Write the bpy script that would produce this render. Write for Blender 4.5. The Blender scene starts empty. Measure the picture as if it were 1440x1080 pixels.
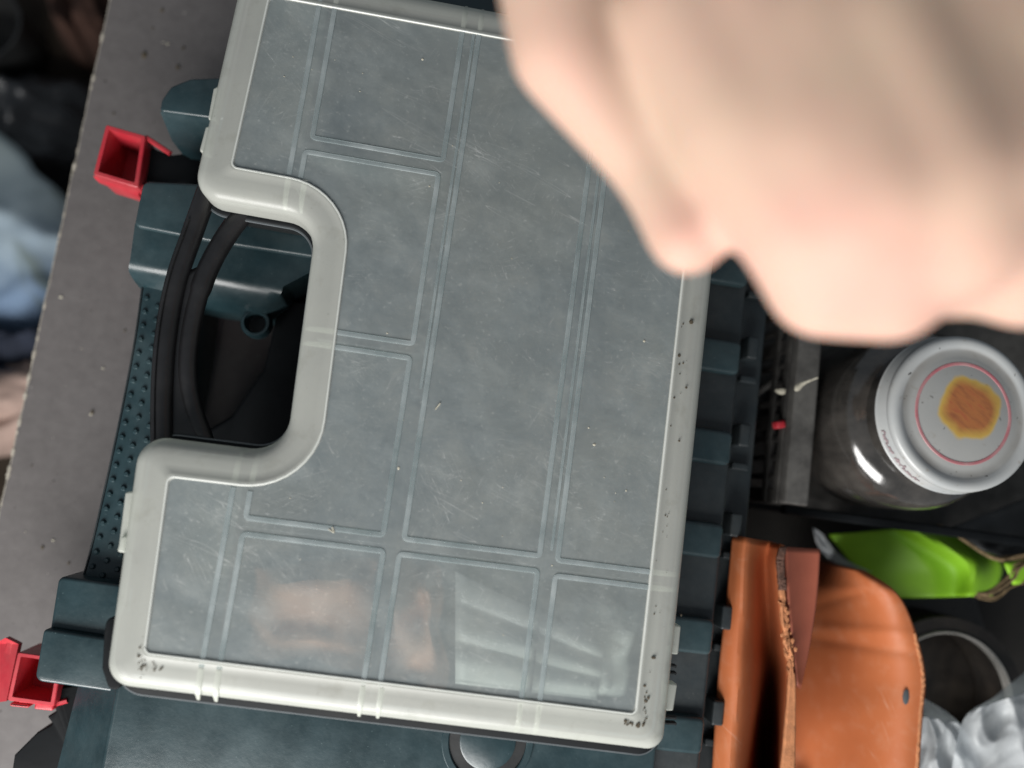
import bpy, bmesh, math, random
import numpy as np
from mathutils import Vector, Matrix, noise as mnoise
R_ = math.radians
rnd = random.Random(7)
sc = bpy.context.scene
col = sc.collection

# ------------------------------------------------------------------ camera
H = 0.51                                     # camera height over the board
AX = Vector((.98478557, -.14495868, -.09583505))
AY = Vector((.13258288, .983273, -.12488387))
AZ = Vector((.11233502, .11027775, .98753211))
ROT = Matrix((AX, AY, AZ))                   # camera space -> world
F = 1080.0
cam_d = bpy.data.cameras.new("camera")
cam = bpy.data.objects.new("camera", cam_d)
col.objects.link(cam)
cam_d.sensor_width = 36.0
cam_d.lens = 27.0
cam_d.clip_start = 0.005
cam_d.clip_end = 100
cam_d.dof.use_dof = True
cam_d.dof.focus_distance = 0.375
cam_d.dof.aperture_fstop = 3.0
M4 = ROT.to_4x4()
M4.translation = Vector((0, 0, H))
cam.matrix_world = M4
sc.camera = cam

# ------------------------------------------------------------------ light
w = bpy.data.worlds.new("World")
sc.world = w
w.use_nodes = True
bg = w.node_tree.nodes["Background"]
bg.inputs[0].default_value = (0.80, 0.90, 1.0, 1)
bg.inputs[1].default_value = 0.22
def area(name, loc, target, sx, sy, power, colr):
    d = bpy.data.lights.new(name, 'AREA')
    d.shape = 'RECTANGLE'; d.size = sx; d.size_y = sy
    d.energy = power; d.color = colr
    o = bpy.data.objects.new(name, d)
    col.objects.link(o)
    o.location = loc
    o.rotation_euler = (Vector(target) - Vector(loc)).to_track_quat('-Z', 'Y').to_euler()
    return o
area("doorway_light", (-0.22, -0.80, 0.56), (0.05, 0.05, 0.1), 0.8, 0.5, 21.5, (1.0, 0.985, 0.96))
vs = sc.view_settings
vs.view_transform = 'Standard'; vs.look = 'None'; vs.exposure = 0.0; vs.gamma = 1.0
sc.cycles.max_bounces = 10
sc.cycles.transparent_max_bounces = 16
sc.cycles.caustics_reflective = False
sc.cycles.caustics_refractive = False

def at(px, py, h):
    """world point at vertical distance h below the camera seen at photo pixel (px,py)"""
    d = ROT @ Vector(((px - 720) / F, -(py - 540) / F, -1.0))
    s = h / -d.z
    return Vector((d.x * s, d.y * s, H - h))
def atz(px, py, z):
    return at(px, py, H - z)
def mpp(h):                                   # metres per photo pixel
    return h / F

# ------------------------------------------------------------------ mesh helpers
class MB:
    def __init__(s):
        s.v = []; s.f = []; s.sharp = False
    def add(s, vs, fs):
        b = len(s.v)
        s.v += [Vector(q) for q in vs]
        s.f += [tuple(b + i for i in f) for f in fs]
        return s
    def box(s, c, size, rz=0, bev=0.0):
        cx, cy, cz = c; a, b, d = size[0] / 2, size[1] / 2, size[2] / 2
        pts = [(-a, -b), (a, -b), (a, b), (-a, b)]
        cr, sr = math.cos(rz), math.sin(rz)
        pts = [(cx + x * cr - y * sr, cy + x * sr + y * cr) for x, y in pts]
        if bev:
            return s.prism(pts, cz - d, cz + d, bev, rad=bev)
        return s.loft([[(x, y, cz - d) for x, y in pts], [(x, y, cz + d) for x, y in pts]])
    def loft(s, rings, cap0=True, cap1=True, closed=True):
        n = len(rings[0]); b = len(s.v)
        for r in rings:
            s.v += [Vector(q) for q in r]
        for k in range(len(rings) - 1):
            for i in range(n if closed else n - 1):
                j = (i + 1) % n
                s.f.append((b + k * n + i, b + k * n + j, b + (k + 1) * n + j, b + (k + 1) * n + i))
        if closed and cap0:
            s.f.append(tuple(b + i for i in reversed(range(n))))
        if closed and cap1:
            o = b + (len(rings) - 1) * n
            s.f.append(tuple(o + i for i in range(n)))
        return s
    def prism(s, pts, z0, z1, bev=0.0015, rad=0.003, n=5, cap0=True):
        pts = [Vector((p[0], p[1])) for p in pts]
        if area2(pts) < 0: pts = pts[::-1]
        rr = [rad] * len(pts) if not isinstance(rad, (list, tuple)) else rad
        lev = [(0, z0), (0, z1 - bev)]
        for k in (1, 2, 3):
            a = k / 3 * math.pi / 2
            lev.append((bev * (1 - math.cos(a)), z1 - bev + bev * math.sin(a)))
        rings = [[(p.x, p.y, z) for p in rpoly(pts, rr, d, n)] for d, z in lev]
        return s.loft(rings, cap0=cap0)
    def tube(s, path, r, n=10, flat=1.0, caps=True):
        P = [Vector(p) for p in path]
        rs = r if isinstance(r, (list, tuple)) else [r] * len(P)
        rings = []
        up = Vector((0, 0, 1))
        for i, p in enumerate(P):
            t = (P[min(i + 1, len(P) - 1)] - P[max(i - 1, 0)])
            t = t.normalized() if t.length > 1e-9 else Vector((1, 0, 0))
            a = t.cross(up)
            if a.length < 1e-3: a = t.cross(Vector((1, 0, 0)))
            a.normalize(); b = a.cross(t).normalized()
            rings.append([p + a * math.cos(q) * rs[i] + b * math.sin(q) * rs[i] * flat
                          for q in [2 * math.pi * k / n for k in range(n)]])
        return s.loft(rings, caps, caps)
    def lathe(s, prof, c, n=64):
        cx, cy = c
        rings = [[(cx + r * math.cos(2 * math.pi * k / n), cy + r * math.sin(2 * math.pi * k / n), z)
                  for k in range(n)] for r, z in prof]
        return s.loft(rings, prof[0][0] > 0, prof[-1][0] > 0)
    def ball(s, c, r, n=8, m=5, sq=(1, 1, 1)):
        c = Vector(c); rings = []
        for i in range(1, m):
            a = math.pi * i / m
            rings.append([c + Vector((r * sq[0] * math.sin(a) * math.cos(2 * math.pi * k / n),
                                      r * sq[1] * math.sin(a) * math.sin(2 * math.pi * k / n),
                                      -r * sq[2] * math.cos(a))) for k in range(n)])
        return s.loft(rings)
    def grid(s, fn, nu, nv):
        b = len(s.v)
        for j in range(nv + 1):
            for i in range(nu + 1):
                s.v.append(Vector(fn(i / nu, j / nv)))
        for j in range(nv):
            for i in range(nu):
                a = b + j * (nu + 1) + i
                s.f.append((a, a + nu + 1, a + nu + 2, a + 1))
        return s

def area2(p):
    return sum(p[i].x * p[(i + 1) % len(p)].y - p[(i + 1) % len(p)].x * p[i].y for i in range(len(p)))
def rpoly(pts, radii, d=0.0, n=6):
    """CCW polygon inset by d, corners rounded, constant point count"""
    N = len(pts); out = []
    for i in range(N):
        p0, p, p1 = pts[i - 1], pts[i], pts[(i + 1) % N]
        e0 = (p - p0).normalized(); e1 = (p1 - p).normalized()
        n0 = Vector((-e0.y, e0.x)); n1 = Vector((-e1.y, e1.x))
        cr = e0.x * e1.y - e0.y * e1.x
        k = d / max(0.15, 1 + n0.dot(n1))
        q = p + (n0 + n1) * k
        r = radii[i] - d if cr > 0 else radii[i] + d
        r = max(r, 0.0028 if radii[i] > .0065 else 0.0004)
        ang = math.acos(max(-1, min(1, e0.dot(e1))))
        t = r * math.tan(ang / 2)
        a = q - e0 * t
        c = a + (n0 if cr > 0 else -n0) * r
        s0 = math.atan2(a.y - c.y, a.x - c.x)
        sg = 1 if cr > 0 else -1
        for j in range(n + 1):
            th = s0 + sg * ang * j / n
            out.append(Vector((c.x + r * math.cos(th), c.y + r * math.sin(th))))
    return out
def spline(pts, n=8):
    P = [Vector(p) for p in pts]; out = []
    for i in range(len(P) - 1):
        a, b, c, d = P[max(i - 1, 0)], P[i], P[i + 1], P[min(i + 2, len(P) - 1)]
        for k in range(n):
            t = k / n
            out.append(0.5 * ((2 * b) + (c - a) * t + (2 * a - 5 * b + 4 * c - d) * t * t + (3 * b - a - 3 * c + d) * t ** 3))
    out.append(P[-1]); return out
def sample(pl, t):
    """point at fraction t of a polyline"""
    L = [0]
    for a, b in zip(pl, pl[1:]): L.append(L[-1] + (b - a).length)
    x = t * L[-1]
    for i in range(len(pl) - 1):
        if x <= L[i + 1] + 1e-12:
            k = (x - L[i]) / max(1e-12, L[i + 1] - L[i])
            return pl[i].lerp(pl[i + 1], k)
    return pl[-1].copy()
def nz(x, y, z=0.0, s=1.0):
    return mnoise.noise(Vector((x * s, y * s, z * s)))

ORG = {}
def obj(name, mb, mat, parent=None, base=None, smooth=True, kind=None, angle=35, mods=None):
    me = bpy.data.meshes.new(name)
    o = bpy.data.objects.new(name, me)
    org = ORG[parent] if parent is not None else Vector(base if base is not None else (0, 0, 0))
    me.from_pydata([tuple(p - org) for p in mb.v], [], mb.f)
    bm = bmesh.new(); bm.from_mesh(me)
    bmesh.ops.remove_doubles(bm, verts=bm.verts, dist=1e-6)
    bmesh.ops.recalc_face_normals(bm, faces=bm.faces)
    bm.to_mesh(me); bm.free()
    if smooth:
        me.shade_smooth()
        try: me.set_sharp_from_angle(angle=R_(angle))
        except Exception: pass
    me.materials.append(mat)
    col.objects.link(o)
    ORG[o] = org
    if parent is not None: o.parent = parent
    else: o.location = org
    if kind: o['kind'] = kind
    return o
def solid(o, t, off=0):
    m = o.modifiers.new("thickness", 'SOLIDIFY'); m.thickness = t; m.offset = off
    return o
def subd(o, n=1):
    m = o.modifiers.new("smooth", 'SUBSURF'); m.levels = n; m.render_levels = n
    return o
def tag(o, label=None, cat=None, group=None):
    if label: o['label'] = label
    if cat: o['category'] = cat
    if group: o['group'] = group
    return o
def thing(name, label, cat, loc, group=None):
    o = bpy.data.objects.new(name, None)
    o.empty_display_size = 0.02
    col.objects.link(o); o.location = loc; ORG[o] = Vector(loc)
    return tag(o, label, cat, group)

# ------------------------------------------------------------------ materials
class NT:
    def __init__(s, name):
        s.m = bpy.data.materials.new(name); s.m.use_nodes = True
        s.t = s.m.node_tree; s.N = s.t.nodes; s.L = s.t.links
        s.N.clear()
        s.out = s.N.new('ShaderNodeOutputMaterial')
        s.tc = s.N.new('ShaderNodeTexCoord')
    def n(s, typ, ins=None, **kw):
        x = s.N.new('ShaderNode' + typ)
        for k, v in kw.items(): setattr(x, k, v)
        for k, v in (ins or {}).items():
            i = x.inputs[k]
            if hasattr(v, 'is_output'): s.L.new(v, i)
            else: i.default_value = v
        return x
    def noise(s, scale, detail=4, rough=.55, stretch=None, rot=0, dist=0.0):
        mr = s.n('Mapping', {'Vector': s.tc.outputs['Object'], 'Rotation': (0, 0, rot)})
        mp = s.n('Mapping', {'Vector': mr.outputs[0], 'Scale': stretch or (1, 1, 1)})
        return s.n('TexNoise', {'Vector': mp.outputs[0], 'Scale': scale, 'Detail': detail, 'Roughness': rough, 'Distortion': dist}).outputs[0]
    def ramp(s, fac, stops, interp='LINEAR'):
        r = s.n('ValToRGB', {'Fac': fac}); r.color_ramp.interpolation = interp
        e = r.color_ramp.elements
        while len(e) < len(stops): e.new(0.5)
        for i, (p, c) in enumerate(stops):
            e[i].position = p
            e[i].color = (c, c, c, 1) if not hasattr(c, '__len__') else (*c, 1)
        return r.outputs[0]
    def mix(s, fac, a, b, mode='MIX'):
        x = s.n('MixRGB', {'Fac': fac}, blend_type=mode)
        for k, v in ((1, a), (2, b)):
            if hasattr(v, 'is_output'): s.L.new(v, x.inputs[k])
            else: x.inputs[k].default_value = (*v, 1) if hasattr(v, '__len__') else (v, v, v, 1)
        return x.outputs[0]
    def math(s, op, a, b=0.0):
        x = s.n('Math', {0: a, 1: b}, operation=op); return x.outputs[0]
    def bump(s, hgt, strength=.3, dist=.001):
        return s.n('Bump', {'Height': hgt, 'Strength': strength, 'Distance': dist}).outputs[0]
    def pbr(s, **ins):
        m = {'base': 'Base Color', 'rough': 'Roughness', 'spec': 'Specular IOR Level', 'metal': 'Metallic',
             'normal': 'Normal', 'sss': 'Subsurface Weight', 'sssr': 'Subsurface Radius', 'ssss': 'Subsurface Scale',
             'trans': 'Transmission Weight', 'ior': 'IOR', 'coat': 'Coat Weight', 'alpha': 'Alpha', 'sheen': 'Sheen Weight'}
        d = {}
        for k, v in ins.items():
            if k == 'base' and not hasattr(v, 'is_output'): v = (*v, 1)
            d[m[k]] = v
        return s.n('BsdfPrincipled', d).outputs[0]
    def done(s, shader):
        s.L.new(shader, s.out.inputs[0]); return s.m

def simple(name, c, var=.25, scale=60, rough=.5, spec=.5, bump=.15, dust=None, dust_amt=.5, bdist=.0006, stretch=None, specks=True):
    t = NT(name)
    n1 = t.noise(scale, 6, .6, stretch)
    lo = tuple(x * (1 - var) for x in c); hi = tuple(min(1, x * (1 + var)) for x in c)
    b = t.ramp(n1, [(.3, lo), (.7, hi)])
    if dust:
        n2 = t.noise(scale * .45, 8, .72)
        n3 = t.noise(scale * 14, 3, .6)
        f = t.math('MULTIPLY', t.ramp(n2, [(.42, 0), (.72, 1)]), dust_amt)
        b = t.mix(f, b, dust)
        if specks:
            b = t.mix(t.ramp(n3, [(.70, 0), (.76, .6)]), b, tuple(min(1, x * 1.6) for x in dust))
    r = t.math('ADD', t.math('MULTIPLY', n1, .25), rough - .12)
    nb = t.noise(scale * 6, 5, .6)
    return t.done(t.pbr(base=b, rough=r, spec=spec, normal=t.bump(nb, bump, bdist)))

def scratches(t, rots, scale=14, thr=.62):
    """fine scratch mask: stretched noises at several directions"""
    acc = None
    for k, (rot, st) in enumerate(rots):
        a = t.noise(scale * (1 + .3 * k), 1, .4, (1.6, st, 1), rot)
        g = t.noise(17 + 7 * k, 2, .5)
        s1 = t.ramp(a, [(thr, 0), (thr + .008, 1), (thr + .02, 0)])
        s1 = t.math('MULTIPLY', s1, t.ramp(g, [(.56, 0), (.68, 1)]))
        acc = s1 if acc is None else t.math('MAXIMUM', acc, s1)
    return acc

MAT = {}
# clear, scratched, dusty polypropylene panel of the organiser lid
t = NT('scuffed_clear_plastic')
big = t.noise(11, 5, .6); mid = t.noise(48, 8, .72, (.8, 1.3, 1), .3); fine = t.noise(420, 3, .6)
smear = t.noise(34, 8, .75, (.5, 2.0, 1), .06); blot = t.noise(36, 9, .78, None, 0, .4)
scr = scratches(t, [(.35, 22), (-.45, 26), (1.0, 24), (-1.2, 30), (.12, 26), (.7, 34), (-.15, 30)], 15, .60)
b = t.ramp(blot, [(.26, (.275, .322, .338)), (.50, (.328, .370, .376)), (.76, (.39, .415, .40))])
b = t.mix(t.math('MULTIPLY', t.ramp(big, [(.45, 0), (.68, 1)]), .35), b, (.40, .41, .365))
b = t.mix(t.math('MULTIPLY', t.ramp(smear, [(.50, 0), (.74, 1)]), .25), b, (.45, .49, .49))
b = t.mix(t.math('MULTIPLY', t.ramp(mid, [(.55, 0), (.76, 1)]), .30), b, (.46, .49, .47))
b = t.mix(t.math('MULTIPLY', t.ramp(mid, [(.24, 1), (.38, 0)]), .28), b, (.19, .23, .25))
b = t.mix(t.math('MULTIPLY', t.ramp(fine, [(.62, 0), (.72, 1)]), .5), b, (.60, .63, .61))
b = t.mix(t.math('MULTIPLY', scr, .8), b, (.72, .74, .72))
veil = t.math('ADD', t.ramp(blot, [(.25, .44), (.75, .56)]), t.math('MULTIPLY', t.ramp(mid, [(.45, 0), (.75, 1)]), .12))
veil = t.math('MAXIMUM', veil, t.math('MULTIPLY', scr, .75))
rg = t.math('ADD', t.math('MULTIPLY', mid, .3), .2)
pb = t.pbr(base=b, rough=rg, spec=.6, normal=t.bump(t.noise(300, 4, .6), .06, .0004))
tr = t.n('BsdfTransparent', {'Color': (.88, .91, .91, 1)}).outputs[0]
rf = t.n('BsdfRefraction', {'Color': (.92, .95, .95, 1), 'Roughness': .36, 'IOR': 1.13}).outputs[0]
th = t.n('MixShader', {0: .66, 1: tr, 2: rf}).outputs[0]
MAT['panel'] = t.done(t.n('MixShader', {0: veil, 1: th, 2: pb}).outputs[0])
# frosted rim
t = NT('frosted_plastic')
big = t.noise(20, 6, .6); fine = t.noise(330, 4, .65); mid = t.noise(70, 7, .7)
b = t.ramp(big, [(.3, (.62, .63, .575)), (.7, (.70, .71, .66))])
b = t.mix(t.math('MULTIPLY', t.ramp(mid, [(.55, 0), (.75, 1)]), .35), b, (.33, .32, .25))
b = t.mix(t.ramp(fine, [(.70, 0), (.76, .55)]), b, (.16, .14, .1))
pb = t.pbr(base=b, rough=t.math('ADD', t.math('MULTIPLY', mid, .2), .2), spec=.6, normal=t.bump(fine, .05, .0003))
tl = t.n('BsdfTranslucent', {'Color': (.6, .64, .58, 1)}).outputs[0]
tr = t.n('BsdfTransparent', {'Color': (.8, .84, .80, 1)}).outputs[0]
a = t.n('MixShader', {0: .25, 1: pb, 2: tl}).outputs[0]
MAT['rim'] = t.done(t.n('MixShader', {0: t.ramp(big, [(.3, .28), (.7, .44)]), 1: a, 2: tr}).outputs[0])
# moulded bead lines
t = NT('bead_plastic')
nb = t.noise(45, 4, .6)
pb = t.pbr(base=t.ramp(nb, [(.3, (.40, .46, .48)), (.7, (.50, .545, .55))]), rough=.3, spec=.6)
tr = t.n('BsdfTransparent', {'Color': (.9, .93, .92, 1)}).outputs[0]
MAT['bead'] = t.done(t.n('MixShader', {0: t.ramp(nb, [(.3, .18), (.7, .55)]), 1: tr, 2: pb}).outputs[0])
t = NT('bead_edge_plastic')
MAT['band'] = t.done(t.pbr(base=t.ramp(t.noise(60, 4, .6), [(.3, (.50, .515, .48)), (.7, (.57, .58, .55))]), rough=.34, spec=.6))
MAT['black'] = simple('black_plastic', (.012, .013, .014), .3, 40, .42, .5, .1, (.09, .085, .075), .18)
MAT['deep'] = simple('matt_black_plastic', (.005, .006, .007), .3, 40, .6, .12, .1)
MAT['liner'] = simple('smoky_grey_plastic', (.17, .19, .18), .2, 30, .4, .4, .08, specks=False)
MAT['blackrubber'] = simple('black_rubber_strap', (.009, .009, .010), .3, 60, .36, .5, .12, (.04, .036, .032), .2)
MAT['teal'] = simple('dark_teal_plastic', (.0130, .031, .037), .25, 50, .33, .55, .14, (.085, .115, .12), .34)
MAT['tealdark'] = simple('shadow_teal_plastic', (.012, .018, .021), .25, 50, .45, .5, .12, (.08, .08, .075), .3)  # darker copy of the teal; hinge parts carry their shade in this colour
MAT['red'] = simple('red_plastic', (.42, .022, .035), .15, 60, .38, .5, .1, (.45, .2, .18), .2, specks=False)
MAT['grey'] = simple('grey_plastic', (.075, .085, .092), .15, 70, .45, .5, .1)

t = NT('painted_board')
n1 = t.noise(9, 7, .6); n2 = t.noise(120, 5, .65); n3 = t.noise(60, 3, .5, (1, 8, 1), .1)
b = t.ramp(n1, [(.3, (.094, .086, .085)), (.7, (.122, .113, .113))])
b = t.mix(.25, b, t.ramp(n2, [(.3, (.08, .07, .066)), (.75, (.2, .185, .175))]))
b = t.mix(t.ramp(t.noise(260, 2, .5), [(.735, 0), (.75, .8)]), b, (.035, .03, .027))
b = t.mix(t.ramp(t.noise(210, 2, .5, None, 1.3), [(.755, 0), (.77, .7)]), b, (.42, .4, .36))
MAT['board'] = t.done(t.pbr(base=b, rough=.62, spec=.35, normal=t.bump(n2, .25, .0006)))
MAT['chip'] = simple('bare_chipped_edge', (.36, .33, .28), .4, 200, .8, .2, .3)

t = NT('skin')
n1 = t.noise(28, 4, .5); n2 = t.noise(60, 4, .55)
b = t.ramp(n1, [(.35, (.50, .365, .275)), (.65, (.525, .355, .275))])
b = t.mix(t.ramp(n2, [(.5, 0), (.75, .2)]), b, (.60, .40, .31))
for (hx, hy, hh, hr, am) in [(972, 350, .178, .013, .4), (1150, 400, .165, .018, .35), (1260, 400, .163, .018, .4), (1430, 375, .160, .018, .3), (790, 110, .172, .014, .2), (1140, 300, .150, .018, .2)]:
    c_ = at(hx, hy, hh)
    dv = t.n('VectorMath', {0: t.tc.outputs['Object'], 1: tuple(c_)}, operation='DISTANCE').outputs['Value']
    b = t.mix(t.math('MULTIPLY', t.ramp(t.math('MULTIPLY', dv, 1 / (2 * hr)), [(.15, 1), (.75, 0)]), am), b, (.72, .36, .31))
MAT['skin'] = t.done(t.pbr(base=b, rough=.6, spec=.2, sss=.35, sssr=(1.0, .35, .2), ssss=.004, normal=t.bump(t.noise(500, 4, .6), .12, .0004)))
MAT['nail'] = simple('nail', (.72, .47, .40), .08, 60, .3, .5, .05)

# jar
t = NT('dusty_dark_glass')
n1 = t.noise(38, 6, .6, (1, 1, .5)); n2 = t.noise(150, 5, .7)
b = t.ramp(n1, [(.35, (.016, .015, .014)), (.62, (.055, .050, .045)), (.75, (.09, .083, .073))])
MAT['glass'] = t.done(t.pbr(base=b, rough=t.ramp(n2, [(.3, .10), (.7, .22)]), spec=.7, coat=.6))
t = NT('jar_lid_enamel')
sep = t.n('SeparateXYZ', {0: t.tc.outputs['Object']})
d = t.noise(90, 4, .6); d2 = t.noise(35, 3, .5)
px_ = t.math('ADD', sep.outputs[0], -.003); py_ = t.math('ADD', sep.outputs[1], -.002)
rad = t.math('SQRT', t.math('ADD', t.math('MULTIPLY', px_, px_), t.math('MULTIPLY', py_, py_)))
ang = t.math('ARCTAN2', py_, px_)
wob = t.math('MULTIPLY', t.math('COSINE', t.math('MULTIPLY', ang, 5.0)), .0004)
rw = t.math('ADD', t.math('ADD', rad, wob), t.math('MULTIPLY', t.math('ADD', d2, -.5), .016))
st = t.ramp(t.math('MULTIPLY', rw, 40), [(.66, 1), (.74, 0)])
zmask = t.math('GREATER_THAN', sep.outputs[2], -.003)
st = t.math('MULTIPLY', st, zmask)
streak = t.noise(120, 5, .6, (.5, 2.5, 1), .5)
stc = t.ramp(streak, [(.3, (.22, .06, .015)), (.52, (.36, .12, .025)), (.72, (.30, .045, .018))])
stc = t.mix(t.ramp(t.math('MULTIPLY', rw, 40), [(.46, 0), (.68, .85)]), stc, (.52, .36, .06))
base = t.ramp(t.noise(25, 5, .6), [(.3, (.33, .345, .35)), (.7, (.41, .415, .405))])
base = t.mix(t.ramp(t.noise(170, 4, .65), [(.62, 0), (.72, .55)]), base, (.25, .22, .18))
base = t.mix(t.ramp(t.noise(260, 2, .5), [(.72, 0), (.74, .85)]), base, (.05, .045, .04))
ring_r = t.math('SQRT', t.math('ADD', t.math('MULTIPLY', sep.outputs[0], sep.outputs[0]), t.math('MULTIPLY', sep.outputs[1], sep.outputs[1])))
grime = t.ramp(t.math('MULTIPLY', ring_r, 25), [(.74, 0), (.86, .6), (.90, 0)])
topface = t.math('MULTIPLY', t.ramp(t.math('MULTIPLY', ring_r, 25), [(.82, 1), (.88, 0)]), zmask)
base = t.mix(t.math('MULTIPLY', topface, .55), base, (.25, .245, .23))
base = t.mix(t.math('MULTIPLY', grime, t.ramp(d2, [(.35, .2), (.65, 1)])), base, (.12, .10, .08))
base = t.mix(t.math('MULTIPLY', st, .93), base, stc)
MAT['jarlid'] = t.done(t.pbr(base=base, rough=.32, spec=.5, normal=t.bump(d, .12, .0005)))
t = NT('red_print')
MAT['redprint'] = t.done(t.pbr(base=t.ramp(t.noise(70, 4, .6), [(.3, (.36, .09, .11)), (.7, (.40, .24, .24))]), rough=.4))

MAT['fadedprint'] = simple('faded_red_print', (.33, .25, .265), .3, 200, .4, .4, .05)
t = NT('orange_plastic')
n1 = t.noise(14, 5, .55); n2 = t.noise(120, 6, .65)
scr = scratches(t, [(.6, 35), (-.35, 45), (1.3, 40)], 10, .63)
b = t.ramp(n1, [(.3, (.38, .110, .040)), (.7, (.46, .145, .055))])
b = t.mix(t.math('MULTIPLY', t.ramp(n2, [(.5, 0), (.8, 1)]), .22), b, (.5, .3, .2))
b = t.mix(t.math('MULTIPLY', scr, .5), b, (.6, .38, .28))
MAT['orange'] = t.done(t.pbr(base=b, rough=t.math('ADD', t.math('MULTIPLY', n2, .25), .42), spec=.28, normal=t.bump(n2, .12, .0006)))
t = NT('brick_red_plastic')
n1 = t.noise(30, 5, .6)
MAT['brickred'] = t.done(t.pbr(base=t.ramp(n1, [(.3, (.27, .075, .045)), (.7, (.33, .095, .055))]), rough=.5, spec=.35, normal=t.bump(t.noise(200, 4, .6), .1, .0005)))
MAT['torn'] = simple('torn_orange_edge', (.46, .19, .085), .25, 240, .7, .3, .6, bdist=.001)
MAT['torndark'] = simple('dirty_torn_edge', (.10, .05, .035), .6, 260, .7, .3, .6, bdist=.001)
MAT['green'] = simple('bright_green_plastic', (.24, .50, .022), .12, 30, .5, .35, .08, specks=False)
MAT['twine'] = simple('jute_twine', (.17, .12, .065), .5, 300, .85, .2, .6, stretch=(1, 1, 1))
MAT['tape'] = simple('brown_tape', (.016, .013, .011), .4, 120, .4, .4, .15, (.07, .055, .04), .3)
MAT['core'] = simple('pale_core', (.40, .38, .35), .2, 120, .6, .3, .15)
t = NT('crumpled_clear_film')
n1 = t.noise(45, 5, .6)
pb = t.pbr(base=t.ramp(n1, [(.3, (.66, .70, .72)), (.7, (.76, .79, .81))]), rough=.38, spec=.45, normal=t.bump(t.noise(60, 3, .5, None, 0, 1.0), .25, .002))
tr = t.n('BsdfTransparent', {'Color': (.92, .94, .95, 1)}).outputs[0]
tl = t.n('BsdfTranslucent', {'Color': (.6, .64, .66, 1)}).outputs[0]
a = t.n('MixShader', {0: .42, 1: pb, 2: tl}).outputs[0]
MAT['film'] = t.done(t.n('MixShader', {0: t.ramp(n1, [(.3, .42), (.7, .16)]), 1: a, 2: tr}).outputs[0])
MAT['crate'] = simple('dusty_black_crate', (.022, .021, .020), .3, 50, .5, .4, .15, (.13, .125, .115), .7)
MAT['cratetop'] = simple('dust_caked_crate_rim', (.055, .053, .050), .35, 60, .7, .3, .3, (.15, .145, .135), .7)
MAT['floor'] = simple('dark_dirt', (.030, .021, .015), .6, 14, .9, .2, .6, (.05, .04, .03), .4, bdist=.01)
MAT['shelf'] = simple('dark_boards', (.018, .016, .014), .4, 22, .7, .3, .3)
MAT['cloth'] = simple('pale_cloth', (.24, .29, .30), .2, 22, .9, .2, .3, bdist=.002, specks=False)
t = NT('faded_cloth')
sep = t.n('SeparateXYZ', {0: t.tc.outputs['Object']})
g = t.math('ADD', t.math('MULTIPLY', sep.outputs[1], 2.6), t.math('MULTIPLY', t.math('ADD', t.noise(9, 4, .6), -.5), .35))
b = t.ramp(t.math('ADD', g, .5), [(.15, (.09, .13, .21)), (.38, (.19, .27, .39)), (.54, (.40, .48, .52)), (.9, (.44, .50, .47))])
b = t.mix(t.ramp(t.noise(11, 3, .5, (2.5, .7, 1), -.7), [(.56, 0), (.66, .6)]), b, (.12, .14, .09))
MAT['denim'] = t.done(t.pbr(base=b, rough=.9, spec=.2, normal=t.bump(t.noise(500, 3, .6), .3, .001)))
MAT['navy'] = simple('navy_cloth', (.022, .027, .042), .5, 24, .9, .2, .4, bdist=.003)
MAT['buff'] = simple('pinkish_buff_cloth', (.36, .26, .22), .3, 22, .85, .2, .4, bdist=.003)
MAT['rust'] = simple('rust_brown_rag', (.045, .024, .018), .5, 18, .9, .2, .5, bdist=.004)
MAT['bin'] = simple('black_bin_liner', (.012, .013, .015), .4, 25, .3, .6, .5, bdist=.004)
MAT['crumb'] = simple('dirt_crumb', (.085, .07, .05), .5, 300, .9, .2, .5)
MAT['palecrumb'] = simple('pale_crumb', (.5, .47, .38), .3, 300, .8, .2, .3)
MAT['peach'] = simple('peach_surface', (.74, .40, .27), .2, 24, .55, .4, .2, specks=False)
MAT['whitep'] = simple('milky_surface', (.72, .75, .72), .1, 30, .35, .5, .1, specks=False)

# ================================================================== SETTING
fl = obj('floor', MB().grid(lambda u, v: (-1.6 + 3.2 * u, -1.6 + 3.2 * v, -.42 + .012 * nz(u * 40, v * 40)), 60, 60), MAT['floor'], kind='structure')
ZS = -0.06                                    # low shelf right of the board
xe = at(1015, 700, H).x
obj('shelf', MB().box(((xe + .012 + .75) / 2, 0.05, ZS - .012), (.75 - xe - .012, 1.3, .024)), MAT['shelf'], kind='structure', smooth=False)
# the board the tool case lies on
BX = at(155, 0, H).x - .0004
bd = thing('board', 'grey-brown painted board with a chipped pale edge, lying under the dark teal tool case', 'board', (BX + .18, 0, 0))
by0, by1 = -.55, .60
edge = []
for k in range(150):
    y = by0 + (by1 - by0) * k / 149
    edge.append(Vector((BX + .0007 * nz(0, y * 60, 3) + .0005 * nz(0, y * 260, 5), y)))
pts = [Vector((xe, by0)), Vector((xe, by1))]
loop = pts + edge[::-1]
m = MB()
m.loft([[(p.x, p.y, -.018) for p in loop], [(p.x, p.y, 0) for p in loop]])
obj('plank', m, MAT['board'], bd, smooth=False)
m = MB()
for k in range(70):
    y = by0 + .25 + rnd.random() * .75
    if rnd.random() < .3: y = -.05 + rnd.random() * .3
    s = rnd.choice([.0008, .001, .0014, .002])
    m.ball((BX + .0004, y, -.0002), s, 6, 4, (.7, 1.5 + rnd.random(), .5))
m.tube([(p.x + .0002, p.y, -.0003) for p in edge], .00045, 5)
obj('chipped_edge', m, MAT['chip'], bd)
m = MB()
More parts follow.
